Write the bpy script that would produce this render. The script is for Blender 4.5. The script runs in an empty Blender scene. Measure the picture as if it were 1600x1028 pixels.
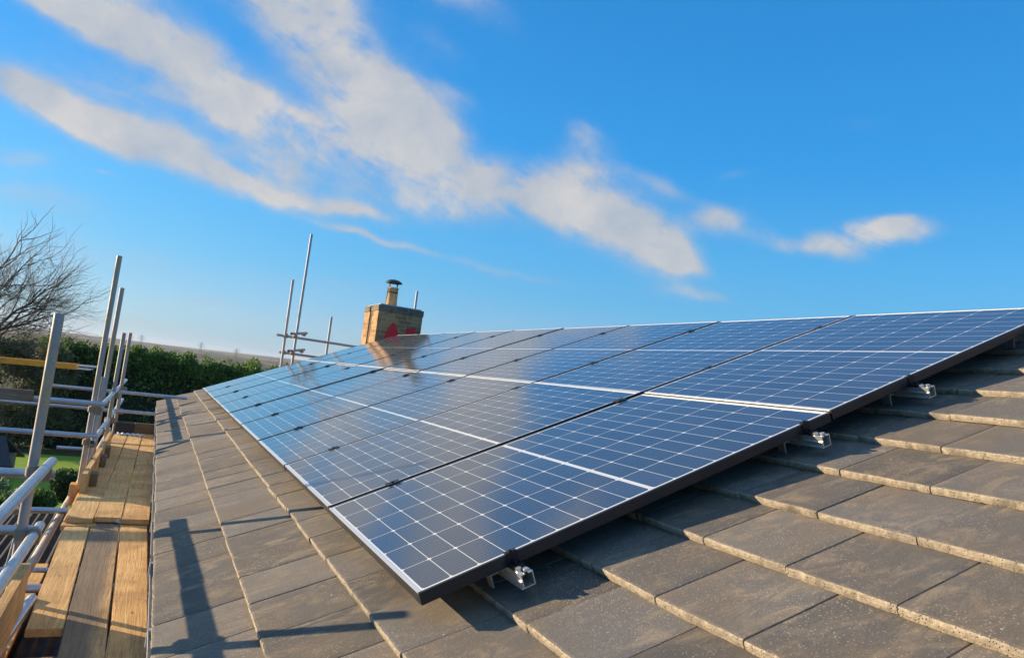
import bpy, bmesh, math, random
from mathutils import Vector, Matrix, noise
R_ = math.radians
scn = bpy.context.scene
col = scn.collection
# ------------------------------------------------------------------ camera, sky, sun, exposure
cam_d = bpy.data.cameras.new("camera"); cam = bpy.data.objects.new("camera", cam_d); col.objects.link(cam)
cam_d.sensor_width = 36; cam_d.lens = 1127.47 / 1600 * 36; cam_d.clip_end = 30000; cam_d.clip_start = .05
rt = Vector((0.88929574, -0.44061797, 0.12251078)); up = Vector((-0.14645665, -0.02060700, 0.98900243)); fw = Vector((0.43324766, 0.89745816, 0.08285715))
M = Matrix((( rt.x, up.x, -fw.x, -0.71446), (rt.y, up.y, -fw.y, -1.84164), (rt.z, up.z, -fw.z, 0.56899), (0, 0, 0, 1)))
cam.matrix_world = M
scn.camera = cam
scn.view_settings.view_transform = 'Standard'; scn.view_settings.look = 'None'
scn.view_settings.exposure = 1.3; scn.view_settings.gamma = 1
SUN = Vector((-0.767, 0.602, 0.2225)).normalized()
sd = bpy.data.lights.new("sun", 'SUN'); sd.energy = 3.9; sd.angle = R_(.53); sd.color = (1, .79, .53)
sun = bpy.data.objects.new("sun", sd); col.objects.link(sun); sun.rotation_euler = SUN.to_track_quat('Z', 'Y').to_euler()

world = bpy.data.worlds.new("World"); scn.world = world; world.use_nodes = True
CLOUDS = [(0.093,0.877,0.471,11.57,1.46,-5.02,-10.73,12.47,-21.12,0.9),
  (0.015,0.867,0.497,9.81,2.03,-3.83,-9.55,10.88,-18.68,0.9),
  (-0.139,0.905,0.402,11.2,2.45,-1.64,-7.14,12.37,-30.3,0.85),
  (0.186,0.835,0.518,10.74,0.2,-4.18,-10.34,18.24,-25.72,0.5),
  (0.271,0.829,0.489,10.92,-0.71,-4.85,-15.07,27.31,-37.9,0.4),
  (0.123,0.807,0.578,7.15,0.54,-2.27,-5.05,10.41,-13.46,0.8),
  (0.297,0.76,0.579,8.9,-1.24,-2.93,-4.33,17.25,-20.43,0.5),
  (-0.141,0.922,0.362,17.19,3.42,-2.02,-8.69,16.61,-45.72,0.85),
  (-0.09,0.931,0.353,14.36,2.7,-3.46,-10.94,12.5,-35.72,0.9),
  (-0.026,0.942,0.336,12.15,1.67,-3.73,-11.26,11.01,-31.8,0.9),
  (0.035,0.948,0.316,14.26,0.85,-4.11,-11.32,12.64,-36.67,0.88),
  (0.099,0.948,0.301,15.29,-0.09,-4.72,-9.64,10.99,-31.44,0.9),
  (0.179,0.938,0.295,13.2,-1.54,-3.12,-6.84,12.32,-35.01,0.8),
  (0.246,0.926,0.288,14.25,-2.65,-3.68,-6.53,12.37,-34.2,0.8),
  (0.077,0.909,0.41,13.76,1.55,-6.02,-14.71,14.69,-29.83,1),
  (0.152,0.912,0.382,11.42,0.56,-5.9,-12.97,12.19,-23.94,1),
  (0.225,0.91,0.347,12.15,-0.61,-6.25,-11.53,11.84,-23.58,1),
  (0.28,0.906,0.318,22.26,-4.15,-7.8,-7.88,12.71,-29.26,0.95),
  (-0.171,0.95,0.259,22.07,4.25,-0.98,-5.55,15.15,-59.22,0.8),
  (-0.121,0.961,0.249,17.85,3.33,-4.14,-13.99,11.49,-51.09,0.85),
  (-0.057,0.97,0.238,17.07,1.86,-3.46,-12.12,12.35,-53.16,0.8),
  (0.005,0.975,0.224,18.81,0.5,-2.63,-8.25,12.99,-56.44,0.78),
  (0.076,0.975,0.209,20.71,-0.74,-4.06,-11.14,13.6,-59.34,0.72),
  (0.148,0.967,0.206,17.22,-2.54,-0.45,0.42,17.75,-83.86,0.62),
  (-0.029,0.966,0.258,12.41,0.75,-1.42,-11.84,23.9,-90.61,0.3),
  (0.213,0.955,0.207,23.12,-5.32,0.74,8.92,22.86,-114.86,0.5),
  (-0.076,0.952,0.296,13.12,1.06,-0.05,-2.37,25.4,-82.22,0.4),
  (0.1,0.963,0.25,20.75,-1.38,-3,-7.46,16.13,-59.02,0.45),
  (0.307,0.922,0.235,18.42,-5.62,-2.03,-1.49,13.44,-50.73,0.65),
  (0.362,0.888,0.282,24.08,-9.56,-0.81,3.67,13.18,-46.29,0.95),
  (0.336,0.906,0.257,18.14,-5.67,-3.71,-5.69,17.6,-54.71,0.6),
  (0.437,0.858,0.271,14.79,-6.22,-4.12,-4.03,12.63,-33.5,1),
  (0.503,0.828,0.249,11.04,-5.67,-3.46,-3.61,11.17,-29.81,1),
  (0.566,0.793,0.226,15.04,-8.03,-9.48,-9.98,15.36,-28.84,1),
  (0.602,0.773,0.2,22.53,-14.35,-12.41,-12.11,21.61,-46.95,0.8),
  (0.639,0.727,0.251,18.79,-16.97,1.39,11.33,8.23,-52.65,0.9),
  (0.765,0.595,0.246,11.65,-15.37,0.99,14.77,7.14,-63.08,1.25),
  (0.77,0.583,0.259,27.52,-36.43,0.17,27.54,20.21,-127.24,0.7),
  (0.728,0.647,0.227,10.94,-11.68,-1.74,6.59,16.25,-67.44,0.6),
  (0.47,0.818,0.332,22.24,-7.97,-11.84,-8.7,16.03,-27.13,0.55),
  (0.494,0.816,0.298,25.46,-14.6,-2.2,5.08,17.22,-55.52,0.45),
  (0.634,0.758,0.152,18.27,-14.36,-4.61,-8.09,35.31,-142.07,0.45),
  (0.619,0.764,0.181,30.89,-24.18,-3.67,3.32,16.67,-81.89,0.4),
  (-0.164,0.968,0.192,24.49,2.75,6.98,17.55,16.49,-68.09,0.5),
  (-0.092,0.977,0.195,56.84,4.23,5.52,18.12,46.02,-222.02,0.4),
  (0.286,0.942,0.173,8.51,-2.43,-0.83,-6.7,31.62,-160.99,0.36),
  (0.421,0.894,0.154,14.66,-6.68,-1.35,-2.03,33.02,-185.58,0.33),
  (-0.119,0.989,0.089,9,1.01,0.9,2.44,2.77,-27.43,0.3),
  (0.196,0.974,0.114,5.78,-1.2,0.28,10.2,14.9,-145.32,0.25),
  (0.053,0.997,0.059,28.2,-1.58,1.27,11.91,14.09,-247.7,0.4),
  (-0.09,0.996,0.018,10.1,0.9,0.74,9.67,3.35,-135.44,0.5),
  (-0.146,0.978,0.15,16.49,2.36,0.66,0.83,7.28,-46.66,0.35),
  (0.431,0.897,0.098,33.61,-16.51,3.31,34.35,13.95,-279.46,0.4),
  (0.572,0.769,0.285,16.31,-10.19,-5.23,-4.72,32.37,-77.8,0.35),
  (0.26,0.867,0.425,18.99,-1.23,-9.1,-16.6,23.54,-37.84,0.3),
  (0.711,0.593,0.379,15.07,-17.49,-0.9,21.9,22.83,-76.87,0.22),
  (0.574,0.805,0.154,3.12,-2.26,0.17,9.07,7.1,-70.98,0.12),
  (0.291,0.882,0.371,22.79,-4.31,-7.64,-15.78,32.85,-65.67,0.3),
  (0.219,0.959,0.178,19.16,-4.07,-1.6,-8.09,37.22,-191.02,0.25),
  (0.063,0.994,0.094,10.45,-0.76,1,25.06,21.58,-244.78,0.22),
  (0.634,0.707,0.313,17.78,-17.23,2.94,36.63,18.17,-115.13,0.2),
  (-0.188,0.932,0.309,26.6,5.75,-1.13,-7.9,22.33,-72.08,0.15),
  (0.018,0.959,0.282,3.91,0.23,-1.04,-3.09,3.25,-10.87,0.16),
  (-0.107,0.951,0.29,7.31,1.09,-0.87,-3.6,6.39,-22.29,0.12),
  (0.17,0.95,0.261,5.36,-0.59,-1.33,-3.99,5.86,-18.74,0.16),
  (0.443,0.862,0.246,5.11,-2.21,-1.45,-2.01,5.41,-15.33,0.16),
  (0.143,0.962,0.231,13.49,-1.78,-0.95,-2.24,14.4,-58.56,0.3),
  (0.706,0.669,0.23,9.78,-10.08,-0.67,9.13,13.29,-66.78,0.35),
  (0.211,0.904,0.372,10.18,-0.3,-5.04,-7.99,8.7,-16.64,0.3)]
CLOUD_A = (1.45, 1.66, 1.95); CLOUD_B = (2.3, 2.22, 2.15)

class NT:
    def __init__(s, nt): s.t = nt; s.n = nt.nodes; s.l = nt.links
    def node(s, typ, **k):
        n = s.n.new(typ)
        for a, b in k.items(): setattr(n, a, b)
        return n
    def put(s, sock, v):
        if v is None: return
        if hasattr(v, 'is_output') or isinstance(v, bpy.types.NodeSocket): s.l.new(v, sock)
        else:
            if isinstance(v, (tuple, list, Vector)) and sock.type == 'RGBA' and len(v) == 3: v = (*v, 1)
            sock.default_value = v
    def math(s, op, a, b=None, c=None, clamp=False):
        n = s.node('ShaderNodeMath', operation=op, use_clamp=clamp)
        for i, v in enumerate((a, b, c)): s.put(n.inputs[i], v)
        return n.outputs[0]
    def vm(s, op, a, b=None, out=0):
        n = s.node('ShaderNodeVectorMath', operation=op); s.put(n.inputs[0], a)
        if b is not None: s.put(n.inputs[1], b)
        return n.outputs['Value'] if op in ('DOT_PRODUCT', 'LENGTH') else n.outputs[0]
    def mix(s, f, a, b, mode='MIX'):
        n = s.node('ShaderNodeMix', data_type='RGBA', blend_type=mode)
        s.put(n.inputs[0], f); s.put(n.inputs[6], a); s.put(n.inputs[7], b); return n.outputs[2]
    def noise(s, vec, scale=5, detail=4, rough=.5, dist=0):
        n = s.node('ShaderNodeTexNoise'); s.put(n.inputs['Vector'], vec)
        n.inputs['Scale'].default_value = scale; n.inputs['Detail'].default_value = detail
        n.inputs['Roughness'].default_value = rough; n.inputs['Distortion'].default_value = dist
        return n.outputs[0]
    def vor(s, vec, scale=5, feature='F1', rnd=1):
        n = s.node('ShaderNodeTexVoronoi', feature=feature); s.put(n.inputs['Vector'], vec)
        n.inputs['Scale'].default_value = scale; n.inputs['Randomness'].default_value = rnd
        return n
    def scale(s, vec, sc): return s.vm('MULTIPLY', vec, sc)
    def ramp(s, f, stops, interp='LINEAR'):
        n = s.node('ShaderNodeValToRGB'); s.put(n.inputs[0], f); cr = n.color_ramp; cr.interpolation = interp
        while len(cr.elements) < len(stops): cr.elements.new(.5)
        for e, (p, c) in zip(cr.elements, stops):
            e.position = p; e.color = (c, c, c, 1) if not isinstance(c, (tuple, list)) else (*c, 1)
        return n.outputs[0]
    def mr(s, v, a, b, c=0, d=1, smooth=False):
        n = s.node('ShaderNodeMapRange'); n.clamp = True
        if smooth: n.interpolation_type = 'SMOOTHSTEP'
        s.put(n.inputs[0], v)
        for i, x in enumerate((a, b, c, d)): n.inputs[i + 1].default_value = x
        return n.outputs[0]

w = NT(world.node_tree); w.n.clear()
tc = w.node('ShaderNodeTexCoord').outputs['Generated']
sky = w.node('ShaderNodeTexSky', sky_type='NISHITA'); sky.sun_disc = False
sky.sun_elevation = math.asin(SUN.z); sky.sun_rotation = math.atan2(SUN.x, SUN.y)
sky.air_density = 1.0; sky.dust_density = .3; sky.ozone_density = 2.0; sky.altitude = 50
skyc = w.mix(1.0, sky.outputs[0], (.62, .98, 1.25), 'MULTIPLY')
zz = w.node('ShaderNodeSeparateXYZ'); w.put(zz.inputs[0], tc)
# deep polarised blue of a winter sky, paler towards the horizon; unseen zenith brightened as shadow fill
deep = w.ramp(zz.outputs[2], [(0, (.62, .88, 1.75)), (.05, (.74, 1.1, 1.85)), (.13, (.26, 1.18, 2.15)), (.20, (.15, 1.2, 2.4)), (.32, (.0, .96, 2.5)), (.56, (0, .72, 2.1)), (.68, (.75, 1.35, 2.3)), (1, (1.2, 1.7, 2.5))])
skyc = w.mix(.22, deep, skyc)
# clouds: soft elongated masses, each at its own bearing, broken up by noise stretched along the wind
E0 = (0.14541978, 0.94153074, 0.30392919); E1 = (0.957677, -0.056824, -0.282182); E2 = (-0.248413, 0.332100, -0.909945)
cv = w.node('ShaderNodeCombineXYZ')
for i, (e, k) in enumerate(((E1, 5.), (E2, 15.), (E0, 5.))):
    w.put(cv.inputs[i], w.math('MULTIPLY', w.vm('DOT_PRODUCT', tc, e), k))
n1 = w.noise(cv.outputs[0], 1.0, 7, .58, .6)
n2 = w.noise(w.scale(tc, (1, 1, 1)), 22, 6, .6)
nw = w.node('ShaderNodeTexNoise'); w.put(nw.inputs['Vector'], w.scale(tc, (1, 1, 1))); nw.inputs['Scale'].default_value = 7; nw.inputs['Detail'].default_value = 5
warp = w.vm('SCALE', w.vm('SUBTRACT', nw.outputs['Color'], (.5, .5, .5)))
warp.node.inputs['Scale'].default_value = .055
dirw = w.vm('ADD', tc, warp)
tot = None
for (cx, cy, cz, ax, ay, az, bx, by, bz, s) in CLOUDS:
    a = w.vm('DOT_PRODUCT', dirw, (ax, ay, az)); b = w.vm('DOT_PRODUCT', dirw, (bx, by, bz))
    r2 = w.math('MULTIPLY_ADD', a, a, w.math('MULTIPLY', b, b))
    g = w.math('POWER', .40, r2)
    tot = w.math('MULTIPLY', g, s) if tot is None else w.math('MULTIPLY_ADD', g, s, tot)
up_ = w.math('GREATER_THAN', zz.outputs[2], 0.0)
tot = w.math('MULTIPLY', tot, up_)
nn = w.math('ADD', w.math('MULTIPLY', n1, .70), w.math('MULTIPLY', n2, .42))
dens = w.math('MULTIPLY', w.math('MINIMUM', tot, 1.1), w.mr(nn, .34, .70, .22, 1.55))
alpha = w.mr(dens, .06, 1.1, 0, .93, smooth=True)
n3 = w.noise(dirw, 9, 6, .6, .3)
ccol = w.mix(w.math('MULTIPLY', w.mr(n3, .32, .66), w.mr(dens, .2, 1.0, .35, 1)), CLOUD_A, CLOUD_B)
fin = w.mix(alpha, skyc, ccol)
bg = w.node('ShaderNodeBackground'); w.put(bg.inputs[0], fin); bg.inputs[1].default_value = .12
w.l.new(bg.outputs[0], w.node('ShaderNodeOutputWorld').inputs[0])

# ------------------------------------------------------------------ helpers
def tag(o, label=None, cat=None, group=None, kind=None):
    if label: o['label'] = label
    if cat: o['category'] = cat
    if group: o['group'] = group
    if kind: o['kind'] = kind
    return o
def empty(name, loc=(0, 0, 0), rot=(0, 0, 0)):
    o = bpy.data.objects.new(name, None); col.objects.link(o); o.location = loc; o.rotation_euler = rot
    o.empty_display_size = .1; return o
def meshobj(name, verts, faces, mats, parent=None, mi=None, smooth=False, loc=None):
    me = bpy.data.meshes.new(name); me.from_pydata(verts, [], faces)
    for m in (mats if isinstance(mats, (list, tuple)) else [mats]): me.materials.append(m)
    if mi: me.polygons.foreach_set('material_index', mi)
    if smooth: me.polygons.foreach_set('use_smooth', [True] * len(me.polygons))
    me.update()
    o = bpy.data.objects.new(name, me); col.objects.link(o)
    if parent: o.parent = parent
    if loc: o.location = loc
    return o
class MB:
    """collects shapes into one mesh"""
    def __init__(s): s.v = []; s.f = []; s.m = []; s.sm = []
    def add(s, vs, fs, m=0, smooth=False):
        k = len(s.v); s.v += [tuple(v) for v in vs]; s.f += [tuple(i + k for i in f) for f in fs]
        s.m += [m] * len(fs); s.sm += [smooth] * len(fs)
    def box(s, a, b, m=0, mat=None, bev=0):
        x0, y0, z0 = a; x1, y1, z1 = b
        if bev:
            bm = bmesh.new(); bmesh.ops.create_cube(bm, size=1)
            for v in bm.verts: v.co = Vector(((x0 + x1) / 2 + v.co.x * (x1 - x0), (y0 + y1) / 2 + v.co.y * (y1 - y0), (z0 + z1) / 2 + v.co.z * (z1 - z0)))
            bmesh.ops.bevel(bm, geom=bm.edges[:], offset=bev, segments=2, affect='EDGES', profile=.6)
            vs = [v.co.copy() for v in bm.verts]; fs = [[v.index for v in f.verts] for f in bm.faces]; bm.free()
        else:
            vs = [Vector(p) for p in ((x0, y0, z0), (x1, y0, z0), (x1, y1, z0), (x0, y1, z0), (x0, y0, z1), (x1, y0, z1), (x1, y1, z1), (x0, y1, z1))]
            fs = [(0, 3, 2, 1), (4, 5, 6, 7), (0, 1, 5, 4), (1, 2, 6, 5), (2, 3, 7, 6), (3, 0, 4, 7)]
        if mat: vs = [mat @ v for v in vs]
        s.add(vs, fs, m)
    def hexa(s, lo, hi, m=0):   # two quads (bottom, top), counter-clockwise from above
        s.add(list(lo) + list(hi), [(0, 3, 2, 1), (4, 5, 6, 7), (0, 1, 5, 4), (1, 2, 6, 5), (2, 3, 7, 6), (3, 0, 4, 7)], m)
    def tube(s, a, b, r, n=16, r2=None, wall=0, m=0, caps=True):
        a = Vector(a); b = Vector(b); d = (b - a).normalized(); r2 = r if r2 is None else r2
        x = d.orthogonal().normalized(); y = d.cross(x)
        ring = lambda c, q: [c + x * math.cos(2 * math.pi * i / n) * q + y * math.sin(2 * math.pi * i / n) * q for i in range(n)]
        vs = ring(a, r) + ring(b, r2); fs = [(i, (i + 1) % n, n + (i + 1) % n, n + i) for i in range(n)]
        s.add(vs, fs, m, True)
        if wall:
            for (c, q, dd) in ((a, r, d), (b, r2, -d)):
                vs = ring(c, q) + ring(c, q - wall) + ring(c + dd * min(.12, (b - a).length * .4), q - wall)
                fs = [(i, (i + 1) % n, n + (i + 1) % n, n + i) for i in range(n)] + [(n + i, n + (i + 1) % n, 2 * n + (i + 1) % n, 2 * n + i) for i in range(n)]
                fs.append(tuple(range(2 * n, 3 * n)))
                s.add(vs, fs, m)
        elif caps: s.add(ring(a, r) + ring(b, r2), [tuple(range(n - 1, -1, -1)), tuple(range(n, 2 * n))], m)
    def lathe(s, prof, c, n=24, m=0):
        c = Vector(c); vs = []
        for (r, z) in prof: vs += [c + Vector((r * math.cos(2 * math.pi * i / n), r * math.sin(2 * math.pi * i / n), z)) for i in range(n)]
        fs = [(j * n + i, j * n + (i + 1) % n, (j + 1) * n + (i + 1) % n, (j + 1) * n + i) for j in range(len(prof) - 1) for i in range(n)]
        s.add(vs, fs, m, True)
    def build(s, name, mats, parent=None):
        o = meshobj(name, s.v, s.f, mats, parent, s.m)
        o.data.polygons.foreach_set('use_smooth', s.sm); return o

def mat(name, rough=.6, metal=0, base=(.5, .5, .5), spec=.5):
    m = bpy.data.materials.new(name); m.use_nodes = True; t = NT(m.node_tree)
    p = t.n['Principled BSDF']; p.inputs['Base Color'].default_value = (*base, 1); p.inputs['Roughness'].default_value = rough
    p.inputs['Metallic'].default_value = metal; p.inputs['Specular IOR Level'].default_value = spec
    t.p = p; t.m = m; t.obj = t.node('ShaderNodeTexCoord').outputs['Object']; t.geo = t.node('ShaderNodeNewGeometry')
    return t
def bump(t, h, dist=.01, strength=1.0):
    b = t.node('ShaderNodeBump'); b.inputs['Distance'].default_value = dist; b.inputs['Strength'].default_value = strength
    t.put(b.inputs['Height'], h); t.l.new(b.outputs[0], t.p.inputs['Normal'])
def colr(t, c): t.put(t.p.inputs['Base Color'], c)
# ------------------------------------------------------------------ materials
def m_tile(name, butt=False):
    t = mat(name, rough=.85, spec=.3)
    pos = t.geo.outputs['Position']; rnd = t.geo.outputs['Random Per Island']
    sc = t.vm('SCALE', (37., 91., 53.)); t.put(sc.node.inputs['Scale'], rnd)
    vec = t.vm('ADD', pos, sc)
    if butt:
        n = t.noise(pos, 60, 5, .65); b = t.noise(vec, 9, 4, .6)
        c = t.mix(t.mr(n, .3, .7), (.22, .185, .14), (.42, .35, .255)); c = t.mix(t.mr(b, .5, .7), c, (.15, .13, .10))
        pit = t.vor(pos, 140).outputs['Distance']
        c = t.mix(t.mr(pit, .0, .2, .5, 0), c, (.05, .04, .03))
        colr(t, c); bump(t, t.math('ADD', n, t.mr(pit, 0, .3)), .004)
    else:
        fine = t.noise(pos, 420, 3, .7); gr = t.noise(pos, 150, 4, .7); mid = t.noise(vec, 6, 6, .62, .4); big = t.noise(vec, 2.2, 4, .6)
        c = t.mix(t.mr(fine, .35, .65), (.078, .073, .068), (.178, .163, .145))
        tone = t.node('ShaderNodeHueSaturation'); t.put(tone.inputs['Value'], t.mr(rnd, 0, 1, .70, 1.28)); t.put(tone.inputs['Color'], c); c = tone.outputs[0]
        # brown bloom rubbed on to some tiles, in swept streaks
        sv = t.node('ShaderNodeMapping'); t.put(sv.inputs['Vector'], vec); sv.inputs['Scale'].default_value = (3.6, 9, 3.6); sv.inputs['Rotation'].default_value = (0, 0, .5)
        st = t.noise(sv.outputs[0], 1.5, 6, .7, 1.6)
        f = t.math('MULTIPLY', t.mr(st, .46, .66), t.mr(mid, .42, .58), clamp=True)
        c = t.mix(t.math('MULTIPLY', f, .6), c, (.37, .28, .175))
        c = t.mix(t.math('MULTIPLY', t.mr(big, .42, .6), .5), c, (.16, .12, .08))
        # loose pale grit, thicker in patches
        vv = t.vor(pos, 125); sp = t.math('ADD', vv.outputs['Distance'], t.math('MULTIPLY', t.math('GREATER_THAN', t.noise(pos, 75, 2), .53), .5)); spm = t.noise(pos, 3.3, 3, .6)
        g = t.math('MULTIPLY', t.mr(sp, .16, .30, 1, 0), t.mr(spm, .40, .62, .15, 1.))
        c = t.mix(t.math('MULTIPLY', g, .7), c, (.48, .40, .29))
        bl = t.vor(vec, 14).outputs['Distance']; bn = t.noise(vec, 45, 3, .6)
        g2 = t.math('MULTIPLY', t.mr(t.math('ADD', bl, t.math('MULTIPLY', bn, .12)), .09, .115, 1, 0), t.mr(spm, .45, .6, 0, 1))
        c = t.mix(t.math('MULTIPLY', g2, .75), c, (.55, .46, .34))
        colr(t, c)
        bump(t, t.math('ADD', t.math('MULTIPLY', gr, .35), t.math('ADD', t.math('MULTIPLY', fine, .5), t.math('MULTIPLY', mid, 1.0))), .0028)
    return t.m
TILE = m_tile('tile_face'); BUTT = m_tile('tile_broken_edge', True)

def m_wood(name, c0, c1, dark, axis=1, grey=None):
    t = mat(name, rough=.8, spec=.25)
    rnd = t.node('ShaderNodeObjectInfo').outputs['Random']
    s = [34, 34, 34]; s[axis] = 1.1
    sc = t.vm('SCALE', (5., 9., 7.)); t.put(sc.node.inputs['Scale'], rnd)
    o = t.vm('ADD', t.obj, sc)
    g = t.noise(t.scale(o, tuple(s)), 1.6, 6, .65, .9); s2 = [150, 150, 150]; s2[axis] = 3
    g2 = t.noise(t.scale(o, tuple(s2)), 1.4, 3, .6); patch = t.noise(o, 2.6, 4, .6, .5)
    c = t.mix(t.mr(g, .3, .7), c0, c1); c = t.mix(t.math('MULTIPLY', t.mr(g2, .46, .68), .62), c, dark)
    spl = t.math('MULTIPLY', t.mr(t.vor(o, 16).outputs['Distance'], .08, .13, 1, 0), t.math('GREATER_THAN', t.noise(o, 3.3, 2), .54)); c = t.mix(t.math('MULTIPLY', spl, .6), c, (.62, .55, .45))
    c = t.mix(t.math('MULTIPLY', t.mr(patch, .44, .66), .6), c, dark)
    k = t.vor(t.scale(o, tuple(1. if i == axis else 2.3 for i in range(3))), 3.4).outputs['Distance']
    c = t.mix(t.mr(k, .03, .10, .8, 0), c, tuple(x * .45 for x in dark))
    s3 = [8, 8, 8]; s3[axis] = .45
    cr = t.noise(t.scale(o, tuple(s3)), 3, 5, .7, .3)
    c = t.mix(t.mr(t.math('ABSOLUTE', t.math('SUBTRACT', cr, .5)), .0, .007, .7, 0), c, (.05, .03, .018))
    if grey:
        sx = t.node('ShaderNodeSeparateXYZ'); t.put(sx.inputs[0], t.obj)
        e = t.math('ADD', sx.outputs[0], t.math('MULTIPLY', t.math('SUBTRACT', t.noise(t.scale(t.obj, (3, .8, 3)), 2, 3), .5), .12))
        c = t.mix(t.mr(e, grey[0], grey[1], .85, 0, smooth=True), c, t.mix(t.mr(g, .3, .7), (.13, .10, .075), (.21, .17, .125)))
    colr(t, c); bump(t, t.math('ADD', g, t.math('MULTIPLY', g2, .5)), .002); return t.m
WOOD = m_wood('pale_sawn_timber', (.66, .37, .13), (.86, .56, .24), (.36, .20, .085))
WOOD2 = m_wood('half_grey_timber', (.60, .36, .15), (.80, .53, .25), (.22, .14, .07), grey=(-.02, .06))  # grey across the board's left part, fading to tan at right
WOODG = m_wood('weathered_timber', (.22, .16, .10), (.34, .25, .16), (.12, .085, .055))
WOODX = m_wood('weathered_crossways_timber', (.20, .15, .10), (.32, .25, .17), (.12, .085, .055), axis=0)

def m_steel(name, base, rust, amt, rough=.42, metal=.75):
    t = mat(name, rough=rough, metal=metal)
    a = t.noise(t.scale(t.obj, (1, 1, 1)), 14, 5, .65); b = t.noise(t.scale(t.obj, (1, 1, .35)), 5, 5, .7); d = t.noise(t.obj, 70, 3, .6)
    c = t.mix(t.mr(a, .3, .7), tuple(x * .75 for x in base), base)
    f = t.mr(t.math('ADD', b, t.math('MULTIPLY', t.math('SUBTRACT', a, .5), .5)), .62 - amt * .35, .78 - amt * .2)
    c = t.mix(f, c, t.mix(d, rust, tuple(min(1, x * 1.6) for x in rust)))
    colr(t, c); t.put(t.p.inputs['Metallic'], t.mr(f, 0, 1, metal, .1)); t.put(t.p.inputs['Roughness'], t.mr(f, 0, 1, rough, .8))
    return t.m
STEEL = m_steel('galvanised_tube', (.50, .53, .58), (.30, .24, .17), .12, .36, .75)
STEELOLD = m_steel('old_rusty_tube', (.40, .42, .46), (.38, .28, .17), .8, .45, .7)
STEELFAR = m_steel('dull_galvanised_tube', (.46, .47, .49), (.30, .25, .19), .3, .62, .35)
COUPL = m_steel('coupler_steel', (.34, .30, .25), (.28, .19, .10), .8, .55, .5)
t = mat('clear_aluminium', .38, .85, (.72, .71, .69)); ALU = t.m
bump(t, t.noise(t.scale(t.obj, (60, 2, 60)), 4, 3), .0005)
t = mat('black_anodised_frame', .25, .5, (.035, .037, .043)); FRAME = t.m
t.put(t.p.inputs['Roughness'], t.mr(t.noise(t.obj, 9, 4), .3, .7, .24, .42))
t = mat('frame_lip_glint', .4, .6, (.66, .67, .68)); FRAME_GLINT = t.m  # pale colour paints the sun's glint on the end lips of the black frames
t = mat('black_clamp', .45, .5, (.02, .02, .022)); CLAMP = t.m

def m_cells():
    t = mat('solar_glass', rough=.10, spec=.5); t.p.inputs['IOR'].default_value = 1.95
    sx = t.node('ShaderNodeSeparateXYZ'); t.put(sx.inputs[0], t.obj); X, Y = sx.outputs[0], sx.outputs[1]
    PX, PY = .0872, .1826
    xr = t.math('SUBTRACT', t.math('ABSOLUTE', t.math('SUBTRACT', X, PLEN / 2)), .0075)
    yr = t.math('SUBTRACT', Y, (PWID - 6 * PY) / 2)
    def dist(v, p):
        q = t.math('FRACT', t.math('ADD', t.math('DIVIDE', v, p), .5)); return t.math('MULTIPLY', t.math('ABSOLUTE', t.math('SUBTRACT', q, .5)), p)
    dx = dist(xr, PX); dy = dist(yr, PY)
    line = t.math('MAXIMUM', t.math('LESS_THAN', dx, .0012), t.math('LESS_THAN', dy, .0013))
    dia = t.math('LESS_THAN', t.math('ADD', dx, dy), .0095)
    outx = t.math('MAXIMUM', t.math('LESS_THAN', xr, 0.0), t.math('GREATER_THAN', xr, 9 * PX))
    outy = t.math('MAXIMUM', t.math('LESS_THAN', yr, 0.0), t.math('GREATER_THAN', yr, 6 * PY))
    white = t.math('MAXIMUM', t.math('MAXIMUM', line, dia), t.math('MAXIMUM', outx, outy))
    # hair-thin printed conductors
    bus = t.math('LESS_THAN', dist(yr, PY / 10), .0005)
    cid = t.node('ShaderNodeTexWhiteNoise'); cc = t.node('ShaderNodeCombineXYZ')
    t.put(cc.inputs[0], t.math('FLOOR', t.math('DIVIDE', xr, PX))); t.put(cc.inputs[1], t.math('FLOOR', t.math('DIVIDE', yr, PY)))
    t.put(cc.inputs[2], t.node('ShaderNodeObjectInfo').outputs['Random']); t.put(cid.inputs['Vector'], cc.outputs[0])
    c = t.mix(cid.outputs['Value'], (.026, .038, .060), (.037, .051, .078))
    c = t.mix(t.math('MULTIPLY', bus, .35), c, (.30, .32, .36))
    dust = t.noise(t.geo.outputs['Position'], 2.1, 5, .65); d2 = t.noise(t.geo.outputs['Position'], 160, 3, .7)
    c = t.mix(t.math('MULTIPLY', t.mr(dust, .3, .8, .3, 1.), t.mr(d2, .3, .7, .005, .05)), c, (.55, .47, .36))
    c = t.mix(white, c, (.60, .60, .58))
    colr(t, c)
    wv = t.node('ShaderNodeTexWave', wave_type='BANDS', bands_direction='X'); t.put(wv.inputs['Vector'], t.obj)
    wv.inputs['Scale'].default_value = 42; wv.inputs['Distortion'].default_value = 6; wv.inputs['Detail'].default_value = 2; wv.inputs['Detail Scale'].default_value = 1.4
    gl = t.noise(t.obj, 1.7, 2)
    bump(t, t.math('ADD', t.math('MULTIPLY', wv.outputs['Fac'], .0006), t.math('MULTIPLY', gl, .010)), .07)
    t.put(t.p.inputs['Roughness'], t.mr(dust, .3, .75, .06, .12))
    return t.m
PIT = 0.39838; PU = 1.154; PV = 1.62481; PLEN = 1.618; PWID = 1.134
CELLS = m_cells()
t = mat('backsheet', .7, 0, (.6, .6, .6)); BACK = t.m

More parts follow.
